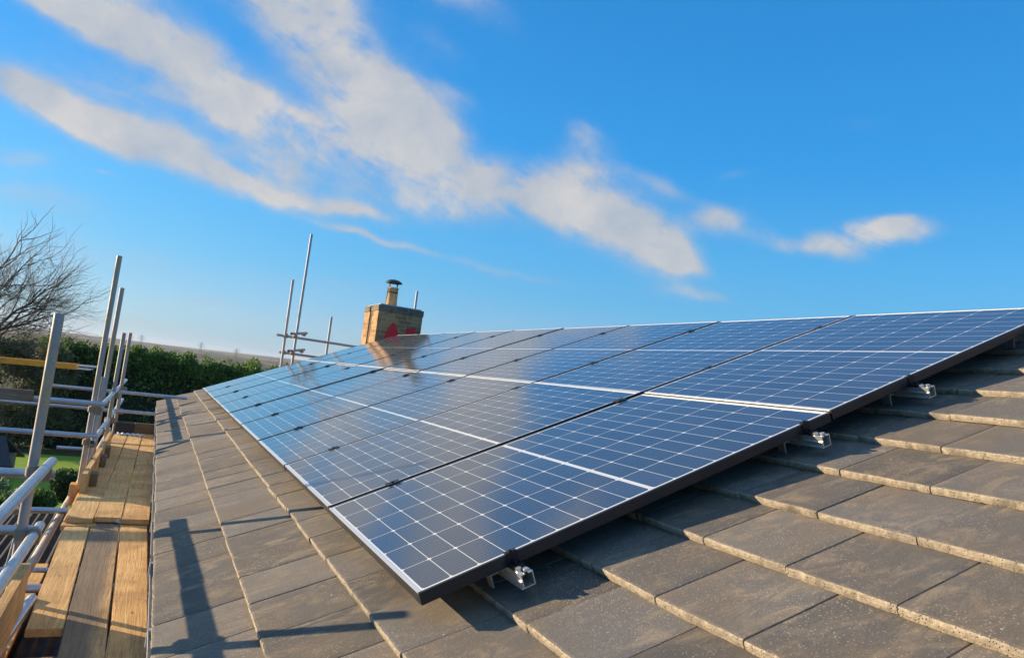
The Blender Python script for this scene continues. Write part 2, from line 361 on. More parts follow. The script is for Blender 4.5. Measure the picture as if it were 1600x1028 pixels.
def m_brick(name, c1, c2, mort, sc=1.0, rough=.9, bw=.225, rh=.075):
    t = mat(name, rough, 0, spec=.2)
    sx = t.node('ShaderNodeSeparateXYZ'); t.put(sx.inputs[0], t.obj)
    cb = t.node('ShaderNodeCombineXYZ'); t.put(cb.inputs[0], t.math('ADD', sx.outputs[0], sx.outputs[1])); t.put(cb.inputs[1], sx.outputs[2])
    b = t.node('ShaderNodeTexBrick'); t.put(b.inputs['Vector'], cb.outputs[0]); b.inputs['Scale'].default_value = sc
    b.inputs['Brick Width'].default_value = bw; b.inputs['Row Height'].default_value = rh; b.inputs['Mortar Size'].default_value = .006; b.inputs['Mortar Smooth'].default_value = .3
    b.inputs['Color1'].default_value = (*c1, 1); b.inputs['Color2'].default_value = (*c2, 1); b.inputs['Mortar'].default_value = (*mort, 1)
    n = t.noise(t.obj, 4.5, 5, .65); n2 = t.noise(t.obj, 40, 4, .6)
    c = t.mix(t.math('MULTIPLY', t.mr(n, .52, .6), .45), b.outputs[0], tuple(x * .35 for x in c2))
    c = t.mix(t.mr(n2, .3, .7, 0, .18), c, c1); colr(t, c)
    bump(t, t.math('SUBTRACT', t.math('MULTIPLY', n2, .4), b.outputs['Fac']), .006); return t.m
BRICK = m_brick('buff_brick', (.50, .29, .13), (.26, .14, .065), (.46, .38, .28))
BRICKCAP = m_brick('sooty_corbel', (.20, .17, .13), (.13, .11, .09), (.25, .22, .18))
WALL = m_brick('wall_brick', (.33, .19, .12), (.26, .15, .10), (.4, .36, .3))
t = mat('clay', .75, 0); CLAY = t.m; colr(t, t.mix(t.mr(t.noise(t.obj, 12, 5), .35, .65), (.72, .34, .12), (.86, .48, .20))); bump(t, t.noise(t.obj, 60), .002)
t = mat('soot_metal', .5, .6, (.06, .06, .065)); SOOT = t.m
t = mat('red_sheet', .5, 0, (.75, .004, .012)); RED = t.m; bump(t, t.noise(t.obj, 9, 3), .01)
t = mat('mortar', .9, 0, (.4, .37, .33)); MORT = t.m; bump(t, t.noise(t.obj, 30, 4), .006)
t = mat('grey_plastic_gutter', .4, 0, (.42, .43, .44)); GUT = t.m
t = mat('felt', .9, 0, (.02, .02, .02)); FELT = t.m
t = mat('black_plastic', .4, 0, (.02, .022, .026)); BPL = t.m
t = mat('white_sheet', .5, 0, (.75, .75, .73)); WSH = t.m
t = mat('orange_paint', .45, 0, (.85, .33, .02)); ORG = t.m
colr(t, t.mix(t.mr(t.noise(t.obj, 8, 4), .5, .7), (.86, .36, .02), (.6, .25, .03)))
t = mat('slate_dark', .8, 0, (.05, .05, .055)); SLATE = t.m; bump(t, t.noise(t.scale(t.obj, (1, 1, 1)), 18, 4), .02)
t = mat('corrugated_sheet', .95, 0, (.07, .072, .075)); CORR = t.m; colr(t, t.mix(t.mr(t.noise(t.obj, 5, 5), .4, .7), (.010, .010, .011), (.03, .027, .022)))
def m_leaf(name, stops, tr=.25):
    t = mat(name, .65, 0, spec=.3)
    rnd = t.geo.outputs['Random Per Island']; n = t.noise(t.geo.outputs['Position'], .9, 3)
    c = t.ramp(t.math('ADD', t.math('MULTIPLY', rnd, .45), t.math('MULTIPLY', n, .55)), stops); colr(t, c)
    tl = t.node('ShaderNodeBsdfTranslucent'); t.put(tl.inputs[0], c); mx = t.node('ShaderNodeMixShader'); mx.inputs[0].default_value = tr
    t.l.new(t.p.outputs[0], mx.inputs[1]); t.l.new(tl.outputs[0], mx.inputs[2]); t.l.new(mx.outputs[0], t.n['Material Output'].inputs[0]); return t.m
LEAF = m_leaf('conifer_spray', [(.2, (.035, .065, .02)), (.45, (.08, .15, .035)), (.6, (.16, .27, .05)), (.85, (.28, .38, .10))], .35)
LEAFB = m_leaf('bramble_leaf', [(.25, (.07, .085, .035)), (.45, (.18, .16, .08)), (.6, (.12, .20, .05)), (.8, (.34, .28, .17))])
LEAFV = m_leaf('variegated_leaf', [(.2, (.05, .10, .03)), (.6, (.12, .20, .06)), (.9, (.42, .45, .30))])
LEAFC = m_leaf('clipped_leaf', [(.2, (.02, .04, .012)), (.8, (.06, .10, .02))])
t = mat('bark', .85, 0); BARK = t.m; colr(t, t.mix(t.noise(t.obj, 4, 4), (.085, .065, .055), (.16, .125, .10)))
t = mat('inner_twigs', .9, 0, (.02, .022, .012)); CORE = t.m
# ------------------------------------------------------------------ roof frame: u along the ridge (world +Y), v up the slope, n out of the slope
cp, sp_ = math.cos(PIT), math.sin(PIT)
def RP(u, v, n=0): return Vector((v * cp - n * sp_, u, v * sp_ + n * cp))
random.seed(4)
house = empty('brick_house', (0.9, 4, -5)); tag(house, 'house with dark flat-tiled roof sloping up under the solar panels', 'house')
HM = Matrix.Translation((-.9, -4, 5))
def hfix(o): o.parent = house; o.matrix_parent_inverse = Matrix.Translation((-.9, -4, 5)); return o
VR = 3.52           # ridge
U0, U1 = -3.4, 11.84
# tiles
TW, TG = .3055, .2953
mb = MB()
for r in range(15):
    v0 = -.688 + TG * r
    if v0 > VR - .12: break
    off = -.199 if r % 2 == 1 else -.352
    k0 = math.floor((U0 - off) / TW)
    u = off + k0 * TW
    while u < U1 - .01:
        a = max(u, U0) + .0026; b = min(u + TW, U1) - .0026
        u += TW
        if b - a < .03: continue
        dv = random.gauss(0, .0022); dn = random.gauss(0, .0009); sk = random.gauss(0, .0015); tl = random.gauss(0, .0008)
        N = 15
        top = -.100 + dn; th = .0235
        prof = [(0.0012, top - th), (-.0006, top - th * .55), (.0002, top - .0045), (.0035, top - .0009), (.010, top), (.10, top - .008), (.20, top - .0165), (min(.33, VR + .1 - v0), top - .0265)]
        P = len(prof); vs = []
        end = []
        for i in range(N + 1):
            q = i / N; uu = a + (b - a) * q
            j = random.gauss(0, .0006) if 0 < i < N else random.gauss(0, .0012) + .0015
            jz = random.gauss(0, .0004)
            if random.random() < .025: j += .004; jz -= .002
            for p, (pv, pn) in enumerate(prof):
                e = (j if p < 4 else 0)
                z = jz if p in (2, 3) else 0
                edge = -.0016 if i in (0, N) and p > 2 else 0
                vs.append(RP(uu, v0 + pv + dv + sk * (q - .5) + e, pn + z + edge + tl * (q - .5) * 2))
        fs = []; mi = []
        for i in range(N):
            for p in range(P - 1):
                fs.append((i * P + p, i * P + p + 1, (i + 1) * P + p + 1, (i + 1) * P + p)); mi.append(1 if p < 3 else 0)
        k = len(mb.v)
        # sides
        for i in (0, N):
            base = [RP(a if i == 0 else b, v0 + pv + dv, top - th - (.0265 if p == P - 1 else 0)) for p, (pv, pn) in ((0, prof[0]), (P - 1, prof[-1]))]
            n0 = len(vs); vs += base
            loop = [i * P + p for p in range(P)] + [n0 + 1]
            fs.append(tuple(loop if i else loop[::-1])); mi.append(1)
        mb.v += [tuple(v) for v in vs]; mb.f += [tuple(x + k for x in f) for f in fs]; mb.m += mi; mb.sm += [False] * len(fs)
tiles = hfix(mb.build('roof_tiles', [TILE, BUTT]))
# sarking under the tiles, far slope, walls, gables
b = MB()
b.hexa([RP(U0, -.60, -.19), RP(U0, VR, -.19), RP(U1 - .03, VR, -.19), RP(U1 - .03, -.60, -.19)], [RP(U0, -.60, -.137), RP(U0, VR, -.137), RP(U1 - .03, VR, -.137), RP(U1 - .03, -.60, -.137)])
hfix(b.build('roof_deck', FELT))
RX = RP(0, VR, -.12).x; RZ = RP(0, VR, -.12).z
b = MB()
b.hexa([(RX, U0, RZ - .08), (2 * RX + .6, U0, -.42), (2 * RX + .6, U1, -.42), (RX, U1, RZ - .08)], [(RX, U0, RZ), (2 * RX + .6, U0, -.35), (2 * RX + .6, U1, -.35), (RX, U1, RZ)])
hfix(b.build('far_roof_slope', TILE))
b = MB()
for k in range(34):   # ridge tiles
    y0 = U0 + k * .45; y1 = min(y0 + .446, U1)
    if y0 >= U1: break
    vs = []
    for y in (y0, y1):
        for i in range(9):
            an = math.pi * (i / 8); vs.append((RX + .02 - math.cos(an) * .11, y, RZ - .045 + math.sin(an) * .075))
    b.add(vs, [(i, i + 1, 9 + i + 1, 9 + i) for i in range(8)], 0, True)
hfix(b.build('ridge_tiles', BUTT))
b = MB(); X1 = 2 * RX + .45
b.box((-.36, U0 + .2, -5), (X1, U1 - .12, -.48))
b.add([(-.36, U1 - .13, -.48), (X1, U1 - .13, -.48), (RX, U1 - .13, RZ - .2), (-.36, U0 + .21, -.48), (X1, U0 + .21, -.48), (RX, U0 + .21, RZ - .2)], [(1, 0, 2), (3, 4, 5)])
hfix(b.build('wall', WALL))
b = MB(); gx, gz = -.540, -.455
vs = []; n = 9
for y in (U0, U1):
    for i in range(n): an = math.pi + math.pi * i / (n - 1); vs.append((gx + .056 * math.cos(an), y, gz + .056 * math.sin(an)))
    for i in range(n): an = 2 * math.pi - math.pi * i / (n - 1); vs.append((gx + .052 * math.cos(an), y, gz + .052 * math.sin(an)))
b.add(vs, [(i, (i + 1) % 18, 18 + (i + 1) % 18, 18 + i) for i in range(18)] + [tuple(range(17, -1, -1)), tuple(range(18, 36))], 0, True)
for k in range(17): b.box((gx - .0575, U0 + k * .9, gz - .059), (gx + .061, U0 + k * .9 + .03, gz + .002))
hfix(b.build('gutter', GUT))
b = MB(); b.box((-.545, U0, -.62), (-.52, U1, -.44)); b.box((-.52, U0, -.62), (-.36, U1, -.6)); hfix(b.build('fascia', GUT))
# chimney
CY0, CY1, CX0, CX1 = 10.9, 11.87, 2.74, 3.58
b = MB(); b.box((CX0, CY0, .2), (CX1, CY1, 1.69))
ch = hfix(b.build('chimney', BRICK)); ch['label'] = 'buff brick chimney stack, its left side in the sun'
def sub(o): o.parent = ch; o.matrix_parent_inverse = Matrix.Identity(4); return o
b = MB(); b.box((CX0 - .012, CY0 - .012, 1.69), (CX1 + .012, CY1 + .012, 1.80), bev=.006); b.box((CX0 + .03, CY0 + .03, 1.80), (CX1 - .03, CY1 - .03, 1.822), 1)
sub(b.build('corbel', [BRICKCAP, MORT]))
px, py = 3.05, 11.25
b = MB(); b.lathe([(.115, 0), (.112, .05), (.106, .10), (.098, .34), (.104, .345), (.104, .375), (.09, .378), (.085, .2)], (px, py, 1.80), 28)
sub(b.build('chimney_pot', CLAY))
b = MB(); b.lathe([(.101, .27), (.105, .272), (.105, .288), (.101, .29)], (px, py, 1.80), 24)
for i in range(4):
    an = i * math.pi / 2 + .6; b.tube((px + .098 * math.cos(an), py + .098 * math.sin(an), 2.08), (px + .098 * math.cos(an), py + .098 * math.sin(an), 2.275), .007, 6)
b.lathe([(.155, 2.262 - 1.8), (.15, 2.285 - 1.8), (.10, 2.315 - 1.8), (.04, 2.33 - 1.8), (0.001, 2.333 - 1.8)], (px, py, 1.8), 28); b.lathe([(.155, 2.262 - 1.8), (.001, 2.285 - 1.8)], (px, py, 1.8), 28)
sub(b.build('flue_cowl', SOOT))
b = MB(); y = CY0 - .012
def slab(pts, th=.01):
    n = len(pts); vs = [(x, y, z) for x, z in pts] + [(x, y + th, z) for x, z in pts]
    b.add(vs, [tuple(range(n)), tuple(range(2 * n - 1, n - 1, -1))] + [((i + 1) % n, i, n + i, n + (i + 1) % n) for i in range(n)])
slab([(2.86, 1.08), (3.185, 1.08), (3.165, 1.30), (3.10, 1.44), (3.055, 1.505), (3.02, 1.50), (2.96, 1.40)])
o = sub(b.build('red_panel', RED)); o['label'] = 'red pointed sheet on the chimney face'
b = MB(); slab([(3.265, 1.20), (3.44, 1.20), (3.475, 1.468), (3.30, 1.44), (3.285, 1.40)])
o = sub(b.build('red_panel', RED)); o['label'] = 'smaller red slanted sheet on the chimney face'
for i in range(7): b = MB(); b.tube((3.262 + i * .004, y - .002, 1.22 + i * .036), (3.262 + i * .004, y + .004, 1.22 + i * .036), .008, 6); sub(b.build('sheet_fixing', MORT))
b = MB(); b.box((CX0 - .006, CY0 + .42, 1.0), (CX0 + .004, CY0 + .435, 1.80)); sub(b.build('joint', FELT))

# ------------------------------------------------------------------ solar panels
def make_panel():
    root = empty('solar_panel')
    L, W_ = PLEN, PWID; f = MB(); lip = .0095; h = .035
    f.box((0, lip, -h), (lip, W_ - lip, -.0045)); f.box((L - lip, lip, -h), (L, W_ - lip, -.0045)); f.box((0, lip, -.0045), (lip, W_ - lip, 0), 1); f.box((L - lip, lip, -.0045), (L, W_ - lip, 0), 1)
    f.box((0, 0, -h), (L, lip, 0)); f.box((0, W_ - lip, -h), (L, W_, 0))
    f.box((lip, lip, -h), (lip + .02, W_ - lip, -h + .002)); f.box((L - lip - .02, lip, -h), (L - lip, W_ - lip, -h + .002))
    f.box((lip + .02, lip, -h), (L - lip - .02, lip + .02, -h + .002)); f.box((lip + .02, W_ - lip - .02, -h), (L - lip - .02, W_ - lip, -h + .002))
    f.build('frame', [FRAME, FRAME_GLINT], root)
    g = MB(); g.box((lip, lip, -.006), (L - lip, W_ - lip, -.0016)); g.build('glazed_cells', CELLS, root)
    k = MB(); k.box((lip, lip, -.0075), (L - lip, W_ - lip, -.0065)); k.build('backsheet', BACK, root)
    return root
def copy_tree(o, parent=None):
    c = o.copy(); col.objects.link(c); c.parent = parent
    for chd in list(o.children): copy_tree(chd, c)
    return c
proto = make_panel(); first = True
ORD = ['nearest', 'second', 'third', 'fourth', 'fifth', 'sixth', 'seventh', 'eighth', 'farthest']
for r in range(2):
    for c in range(9):
        o = proto if first else copy_tree(proto); first = False
        o.location = RP(c * PU + .01 + random.gauss(0, .0008), r * PV + .0035 + random.gauss(0, .0008), random.gauss(0, .0006) + .004 * r); o.rotation_euler = (random.gauss(0, .0012), -PIT + random.gauss(0, .0012), 0)
        if c == 0: lab = '%s-row solar panel at the near end of the array%s' % (('lower', ', front corner over bare tiles') if r == 0 else ('upper', ', beside the bare tiles at right'))
        elif c == 8: lab = '%s-row solar panel at the far end of the array%s' % (('lower', ' nearest the hedge') if r == 0 else ('upper', ' in front of the chimney'))
        else: lab = '%s-row solar panel, %s from the near end' % ('lower' if r == 0 else 'upper', ORD[c])
        tag(o, lab, 'solar panel', 'blue solar panels of the roof array')
# rails with clamps and hooks
RN = ['lowest mounting rail, its open end under the nearest panel corner', 'second mounting rail up, its end showing below the row joint', 'third mounting rail up, its end just above the row joint', 'topmost mounting rail, near the ridge']
for k, v in enumerate((.285, 1.49, 2.085, 2.95)):
    root = empty('mounting_rail', RP(-.07, v, -.08), (0, -PIT, 0)); tag(root, RN[k], 'rail', 'aluminium rails under the solar panels')
    Lr = 9 * PU + .13; w2 = .019; t2 = .0028; b = MB()
    zt, zb = .044, .004
    b.box((-w2, 0, zb), (-w2 + t2, Lr, zt)); b.box((w2 - t2, 0, zb), (w2, Lr, zt)); b.box((-w2 + t2, 0, zb), (w2 - t2, Lr, zb + t2))
    b.box((-w2 + t2, 0, zt - t2), (-.006, Lr, zt)); b.box((.006, 0, zt - t2), (w2 - t2, Lr, zt)); b.box((-w2 - .006, 0, zb), (-w2, Lr, zb + .004)); b.box((-w2 - .005, 0, .022), (-w2, Lr, .026))
    b.build('rail_profile', ALU, root)
    b = MB(); b.box((-.018, .045, zt + .001), (.018, .0785, .0525)); b.box((-.018, .0755, .0525), (.018, .0785, .0835)); b.box((-.018, .0785, .0815), (.018, .094, .0845)); b.tube((0, .062, .04), (0, .062, .062), .006, 6); b.tube((0, .084, .084), (0, .084, .089), .0055, 6)
    b.build('end_clamp', CLAMP, root)
    b = MB(); b.tube((.006, .018, .042), (.006, .018, .05), .008, 8); b.tube((-.008, .034, .042), (-.008, .034, .052), .009, 8); b.build('bolt', ALU, root)
    for c in range(1, 9):
        y = c * PU + .07; b = MB(); b.box((-.03, y - .022, .0815), (.03, y + .022, .0865), bev=.0015); b.box((-.018, y - .006, .044), (.018, y + .006, .0815)); b.tube((0, y, .0865), (0, y, .091), .0065, 6)
        b.build('mid_clamp', CLAMP, root)
    for c in range(11):
        y = .16 + c * .99; b = MB(); b.box((-.05, y - .017, -.045), (.14, y + .017, -.040)); b.box((-.055, y - .017, -.045), (-.050, y + .017, .02)); b.box((-.050, y - .017, .012), (-.026, y + .017, .016)); b.build('roof_hook', ALU, root)
# ------------------------------------------------------------------ scaffold beside the eaves
TR = .0245
scaf = empty('scaffold', (-1.15, 6, -5)); tag(scaf, 'steel tube scaffold with guard rails and toe boards along the eaves at left', 'scaffold')
def sfix(o, root): o.parent = root; o.matrix_parent_inverse = Matrix.Translation(-root.location); return o
def pole(a, b, root, m, name='standard', n=20):
    q = MB(); q.tube(a, b, TR, n, wall=.004); return sfix(q.build(name, m), root)
def coupler(parent, root, p, d1, d2, off):
    """double coupler: a collar round each of two tubes and the bolts between them; parent is the standard"""
    q = MB(); p = Vector(p); d1 = Vector(d1).normalized(); d2 = Vector(d2).normalized(); off = Vector(off)
    for c, d, sgn in ((p, d1, 1), (p + off, d2, -1)):
        q.tube(c - d * .026, c + d * .026, .031, 14); q.tube(c - d * .019, c + d * .019, .034, 14)
        s = d.cross(off).normalized()
        q.box((-.014, -.012, -.017), (.014, .030, .017), mat=Matrix.Translation(c + s * .034) @ Matrix((s, off.normalized(), d)).transposed().to_4x4())
        q.tube(c + s * .042 - off.normalized() * .03 * sgn, c + s * .042 + off.normalized() * .036 * sgn, .0065, 8)
        q.tube(c + s * .042 + off.normalized() * .022 * sgn, c + s * .042 + off.normalized() * .036 * sgn, .012, 6)
    o = q.build('coupler', COUPL); o.parent = parent; o.matrix_parent_inverse = parent.matrix_parent_inverse.copy(); o.parent = parent
    o.matrix_parent_inverse = Matrix.Identity(4); return o
def line(a, b, z): a = Vector(a); b = Vector(b); return a + (b - a) * ((z - a.z) / (b.z - a.z))
G = -5
P1 = pole((-1.197, 2.6, .672), (-1.19, 2.6, G), scaf, STEELOLD); P1['label'] = 'nearest weathered upright, the shortest at left'
P2 = pole((-1.175, 6.2, 1.393), (-1.205, 6.2, G), scaf, STEELOLD); P2['label'] = 'tallest upright of the eaves scaffold'
P2b = pole((-1.140, 6.25, .2), (-1.153, 6.25, G), scaf, STEEL)
P3 = pole((-1.161, 7.3, 1.156), (-1.20, 7.3, G), scaf, STEELOLD)
P4 = pole((-1.119, 8.6, .677), (-1.16, 8.6, G), scaf, STEELOLD)
P5 = pole((-1.094, 10.05, .704), (-1.105, 10.05, G), scaf, STEELOLD)
P0 = pole((-1.192, 1.12, .25), (-1.19, 1.12, G), scaf, STEELOLD)
ZU, ZL = -.115, -.43
GU = pole((-1.13, -1.2, -.088), (-1.14, 2.88, -.135), scaf, STEEL, 'guard_rail'); GL = pole((-1.13, -1.2, -.41), (-1.14, 2.83, -.475), scaf, STEEL, 'guard_rail')
GU2 = pole((-1.125, 6.32, -.092), (-1.12, 12.6, -.10), scaf, STEEL, 'guard_rail'); GL2 = pole((-1.135, 6.12, -.42), (-1.12, 12.4, -.43), scaf, STEEL, 'guard_rail')
def cp_(P, y, z, x): coupler(P, scaf, (x, y, z), (0, 0, 1), (0, 1, 0), (.052, 0, 0))
for z in (-.115, -.44): cp_(P0, 1.12, z, -1.19)
for P, y, x in ((P1, 2.6, -1.192), (P2, 6.2, -1.19), (P3, 7.3, -1.178), (P4, 8.6, -1.143), (P5, 10.05, -1.10)):
    for z in ((-.15, -.47) if P is P1 else (ZU, ZL)): cp_(P, y, z, x)
    coupler(P, scaf, (x, y, -.90), (0, 0, 1), (1, 0, 0), (0, .052, 0))
# transoms and ledgers
X = lambda y, z, x0, x1, m=STEEL: pole((x0, y, z), (x1, y, z + .002), scaf, m, 'transom')
X(2.66, -.175, -3.4, -1.10); X(2.66, -.465, -3.4, -1.13); X(6.13, -.055, -1.665, -1.08, STEEL); X(6.13, -.365, -4.6, -1.1)
X(9.75, -.145, -1.92, -.22); X(9.8, -.415, -3.2, -.35); X(9.9, -.99, -1.75, -.6)
X(5.1, -.862, -1.62, -.5); X(3.0, -.862, -1.3, -.5); X(.8, -.862, -1.3, -.5); X(7.5, -.83, -1.3, -.5)
X(2.66, -1.62, -4.0, -.9); X(6.13, -1.62, -4, -.9)
pole((-1.235, -2, -.93), (-1.235, 12.2, -.93), scaf, STEELOLD, 'ledger')
for y in (2.6, 6.2): pole((-3.4, y, .2 if y > 5 else -.05), (-3.4, y, G), scaf, STEELOLD)
pole((-1.16, 1.9, -.86), (-1.10, 2.62, -.80), scaf, STEEL, 'brace')
pole((-1.50, 5.2, -1.1), (-1.9, 5.3, -4.9), scaf, STEEL, 'brace')
def plank(name, pts, zt, th, m, parent=None, label=None, cat=None, group=None, z1=None):
    """pts: four xy corners, counter-clockwise; origin at the plank's centre"""
    cx = sum(p[0] for p in pts) / 4; cy = sum(p[1] for p in pts) / 4
    bm = bmesh.new(); vs = []
    for z in (-th, 0):
        for i, p in enumerate(pts): vs.append(bm.verts.new((p[0] - cx, p[1] - cy, z + ((z1 - zt) if z1 is not None and i in (2, 3) else 0))))
    for f in ((3, 2, 1, 0), (4, 5, 6, 7), (0, 1, 5, 4), (1, 2, 6, 5), (2, 3, 7, 6), (3, 0, 4, 7)): bm.faces.new([vs[i] for i in f])
    bmesh.ops.subdivide_edges(bm, edges=[e for e in bm.edges if e.calc_length() > 1], cuts=24)
    bmesh.ops.bevel(bm, geom=[e for e in bm.edges if len(e.link_faces) == 2 and e.calc_face_angle(0) > .5], offset=.004, segments=2, affect='EDGES')
    ph = random.random() * 9
    for v in bm.verts:
        v.co.z += .004 * noise.noise(Vector((v.co.x * 2, v.co.y * .9, ph))); v.co.x += .0045 * noise.noise(Vector((ph, v.co.y * 1.7, v.co.x * 3)))
    me = bpy.data.meshes.new(name); bm.to_mesh(me); bm.free(); me.materials.append(m)
    o = bpy.data.objects.new(name, me); col.objects.link(o); o.location = (cx, cy, zt)
    if label: tag(o, label, cat, group)
    return o
def quad(xl0, xr0, y0, xl1, xr1, y1): return [(xl0, y0), (xr0, y0), (xr1, y1), (xl1, y1)]
BG = 'scaffold boards of the walkway'
plank('scaffold_board', quad(-1.068, -.916, 2.17, -1.128, -.972, 4.62), -.80, .038, WOOD, None, 'pale near walkway board, leftmost of three, ending above the shadow', 'board', BG)
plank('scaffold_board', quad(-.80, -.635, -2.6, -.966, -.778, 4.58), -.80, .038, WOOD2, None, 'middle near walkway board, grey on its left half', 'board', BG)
plank('scaffold_board', quad(-.625, -.50, -2.6, -.768, -.585, 4.60), -.80, .038, WOOD, None, 'orange-brown near walkway board next to the gutter', 'board', BG)
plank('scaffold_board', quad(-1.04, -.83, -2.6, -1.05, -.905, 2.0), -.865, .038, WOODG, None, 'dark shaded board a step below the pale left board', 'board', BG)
fx = [(-1.13, -.952), (-.950, -.770), (-.767, -.575)]
LB = ['left far walkway board beside the toe board', 'middle far walkway board, mostly in shade', 'right far walkway board beside the roof edge']
for i, (a, c) in enumerate(fx):
    plank('scaffold_board', quad(a, c, 4.36 + .05 * (i == 1), a + .05, c + .045, 10.3), -.755, .038, [WOOD, WOOD, WOOD][i], None, LB[i], 'board', BG)
plank('scaffold_board', quad(-1.15, -.93, 4.28, -1.15, -.93, 5.6), -.80 + .003, .038, WOOD, None, 'short packing board under the left board end at the lap', 'board', BG)
plank('scaffold_board', quad(-.56, -.47, 3.4, -.56, -.47, 9.8), -.86, .038, WOODG, None, 'narrow grey board in the gap between walkway and wall', 'board', BG)
def toe(y0, y1, x0, x1, m):
    q = MB(); q.hexa([(x0, y0, -.80), (x0 + .038, y0, -.80), (x1 + .038, y1, -.80), (x1, y1, -.80)], [(x0, y0, -.585), (x0 + .038, y0, -.585), (x1 + .038, y1, -.575), (x1, y1, -.575)]); return sfix(q.build('toe_board', m), scaf)
toe(-2.4, 2.45, -1.135, -1.155, WOOD); toe(5.3, 8.65, -1.125, -1.10, WOOD)
q = MB(); q.box((-1.02, 10.22, -.755), (-.5, 10.26, -.60)); sfix(q.build('toe_board', WOODX), scaf)
q = MB(); q.box((-6.0, 6.06, -.085), (-1.67, 6.10, .02)); sfix(q.build('toe_board', WOODX), scaf)['label'] = 'weathered timber running left across the far tubes'
q = MB(); q.box((-3.4, 2.72, -.40), (-1.23, 2.76, -.37)); sfix(q.build('toe_board', WOODX), scaf)
for (x, y, s) in ((-1.06, 5.75, .07), (-1.05, 6.9, .06), (-1.05, 7.6, .06)):
    q = MB(); q.box((x - s / 2, y - .09, -.753), (x + s / 2, y + .09, -.64), bev=.006); o = q.build('timber_block', WOODG); tag(o, {5.75: 'nearest dark timber block against the far toe board', 6.9: 'middle dark timber block against the far toe board', 7.6: 'farthest dark timber block against the far toe board'}[y], 'timber block', 'timber blocks by the toe board')
q = MB(); q.box((-1.25, 5.98, -.99), (-1.19, 6.12, -.80), bev=.004); tag(q.build('timber_block', WOOD), 'pale timber packer at the foot of the tall upright', 'timber block')
# loose things on the walkway
bm = bmesh.new(); bmesh.ops.create_icosphere(bm, subdivisions=4, radius=.04)
for v in bm.verts: v.co *= 1 + .45 * noise.noise(v.co * 28); v.co.z *= .35
me = bpy.data.meshes.new('mortar_lump'); bm.to_mesh(me); bm.free(); me.materials.append(MORT); o = bpy.data.objects.new('mortar_lump', me); col.objects.link(o); o.location = (-.775, 4.42, -.786 + .0)
tag(o, 'small crumbled lump of mortar at the lap of the boards', 'mortar')
r0 = empty('crate', (-.96, 10.05, -.755)); tag(r0, 'black plastic crate standing at the far end of the walkway', 'crate')
q = MB()
for a, c in (((-.12, -.08, 0), (.12, .08, .01)), ((-.12, -.08, .01), (-.11, .08, .15)), ((.11, -.08, .01), (.12, .08, .15)), ((-.11, -.08, .01), (.11, -.07, .15)), ((-.11, .07, .01), (.11, .08, .15))): q.box(a, c)
q.build('crate_body', BPL, r0)
q = MB(); q.box((-.13, -.09, .15), (.13, -.07, .165)); q.box((-.13, .07, .15), (.13, .09, .165)); q.box((-.13, -.07, .15), (-.11, .07, .165)); q.box((.11, -.07, .15), (.13, .07, .165)); q.build('rim', BPL, r0)
vs = []; fs = []; n = 26
for j, z in enumerate((0, .02)):
    for i in range(n): vs.append((-1.06 + i * .0135, 9.86 + .018 * math.sin(i * 1.9) + j * .05, -.745 + z + .008 * math.sin(i * 1.3)))
fs = [(i, i + 1, n + i + 1, n + i) for i in range(n - 1)]
o = meshobj('plastic_strip', vs, fs, WSH); sm = o.modifiers.new('t', 'SOLIDIFY'); sm.thickness = .003; tag(o, 'crumpled white plastic strip in front of the black crate', 'plastic strip')
# orange ladder section, lying level beyond the near upright
r0 = empty('ladder', (-2.6, 9.0, .14)); r0.rotation_euler = (0, R_(-1.2), 0); tag(r0, 'orange pole ladder lying level behind the nearest upright', 'ladder')
for y in (0, .36):
    q = MB(); q.box((-1.4, y, -.028), (.99, y + .03, .040), bev=.004)
    for x in (-1.2, -.6, -.15, .1, .72): q.box((x - .03, y - .004, .0), (x + .03, y + .0, .014), 1)
    q.build('stile', [ORG, BPL], r0)
for k in range(7): q = MB(); q.tube((-1.2 + k * .32, .028, 0), (-1.2 + k * .32, .362, 0), .014, 10); q.build('rung', ALU, r0)
for y in (0, .36): q = MB(); q.box((.99, y + .003, -.022), (1.16, y + .027, -.012)); q.box((.99, y + .003, .018), (1.22, y + .027, .032)); q.build('end_bracket', ALU, r0)

# gable scaffold behind the far end of the roof
gs = empty('scaffold', (2.2, 12.5, -5)); tag(gs, 'steel tube scaffold rising behind the far end of the panels, left of the chimney', 'scaffold')
A = pole((1.423, 12.5, 2.146), (1.49, 12.5, G), gs, STEELFAR); B = pole((1.61, 12.3, 3.053), (1.585, 12.3, G), gs, STEELFAR); B['label'] = 'tallest upright against the sky'
C_ = pole((2.335, 12.9, 1.577), (2.35, 12.9, G), gs, STEELFAR); D = pole((3.927, 12.5, 2.35), (3.96, 12.5, G), gs, STEELFAR); D['label'] = 'short upright just behind the chimney'
pole((1.285, 12.56, 1.054), (4.3, 12.60, 1.012), gs, STEELFAR, 'guard_rail'); pole((1.379, 12.56, .732), (4.2, 12.6, .70), gs, STEELFAR, 'guard_rail')
pole((1.50, 12.24, 1.10), (1.86, 12.7, 1.17), gs, STEELFAR, 'transom'); pole((1.49, 12.24, .77), (1.86, 12.7, .84), gs, STEELFAR, 'transom')
for z in (1.05, .73):
    for Pp, x, y in ((A, 1.465, 12.5), (B, 1.592, 12.3)): coupler(Pp, gs, (x, y, z), (0, 0, 1), (1, 0, 0), (0, .052, 0))
for z in (1.13, .80): coupler(B, gs, (1.80, 12.62, z), (1, 1, .1), (0, 0, 1), (0, .04, 0))
PYLONS = [(-49, 1497, 24, 'leftmost of the four distant pylons'), (-29, 1498, 26, 'pylon second from left on the horizon, just right of the far uprights'), (73, 1496, 27, 'third pylon from left, tallest above the hedge'), (137, 1492, 24, 'rightmost distant pylon, nearest the roof scaffold')]
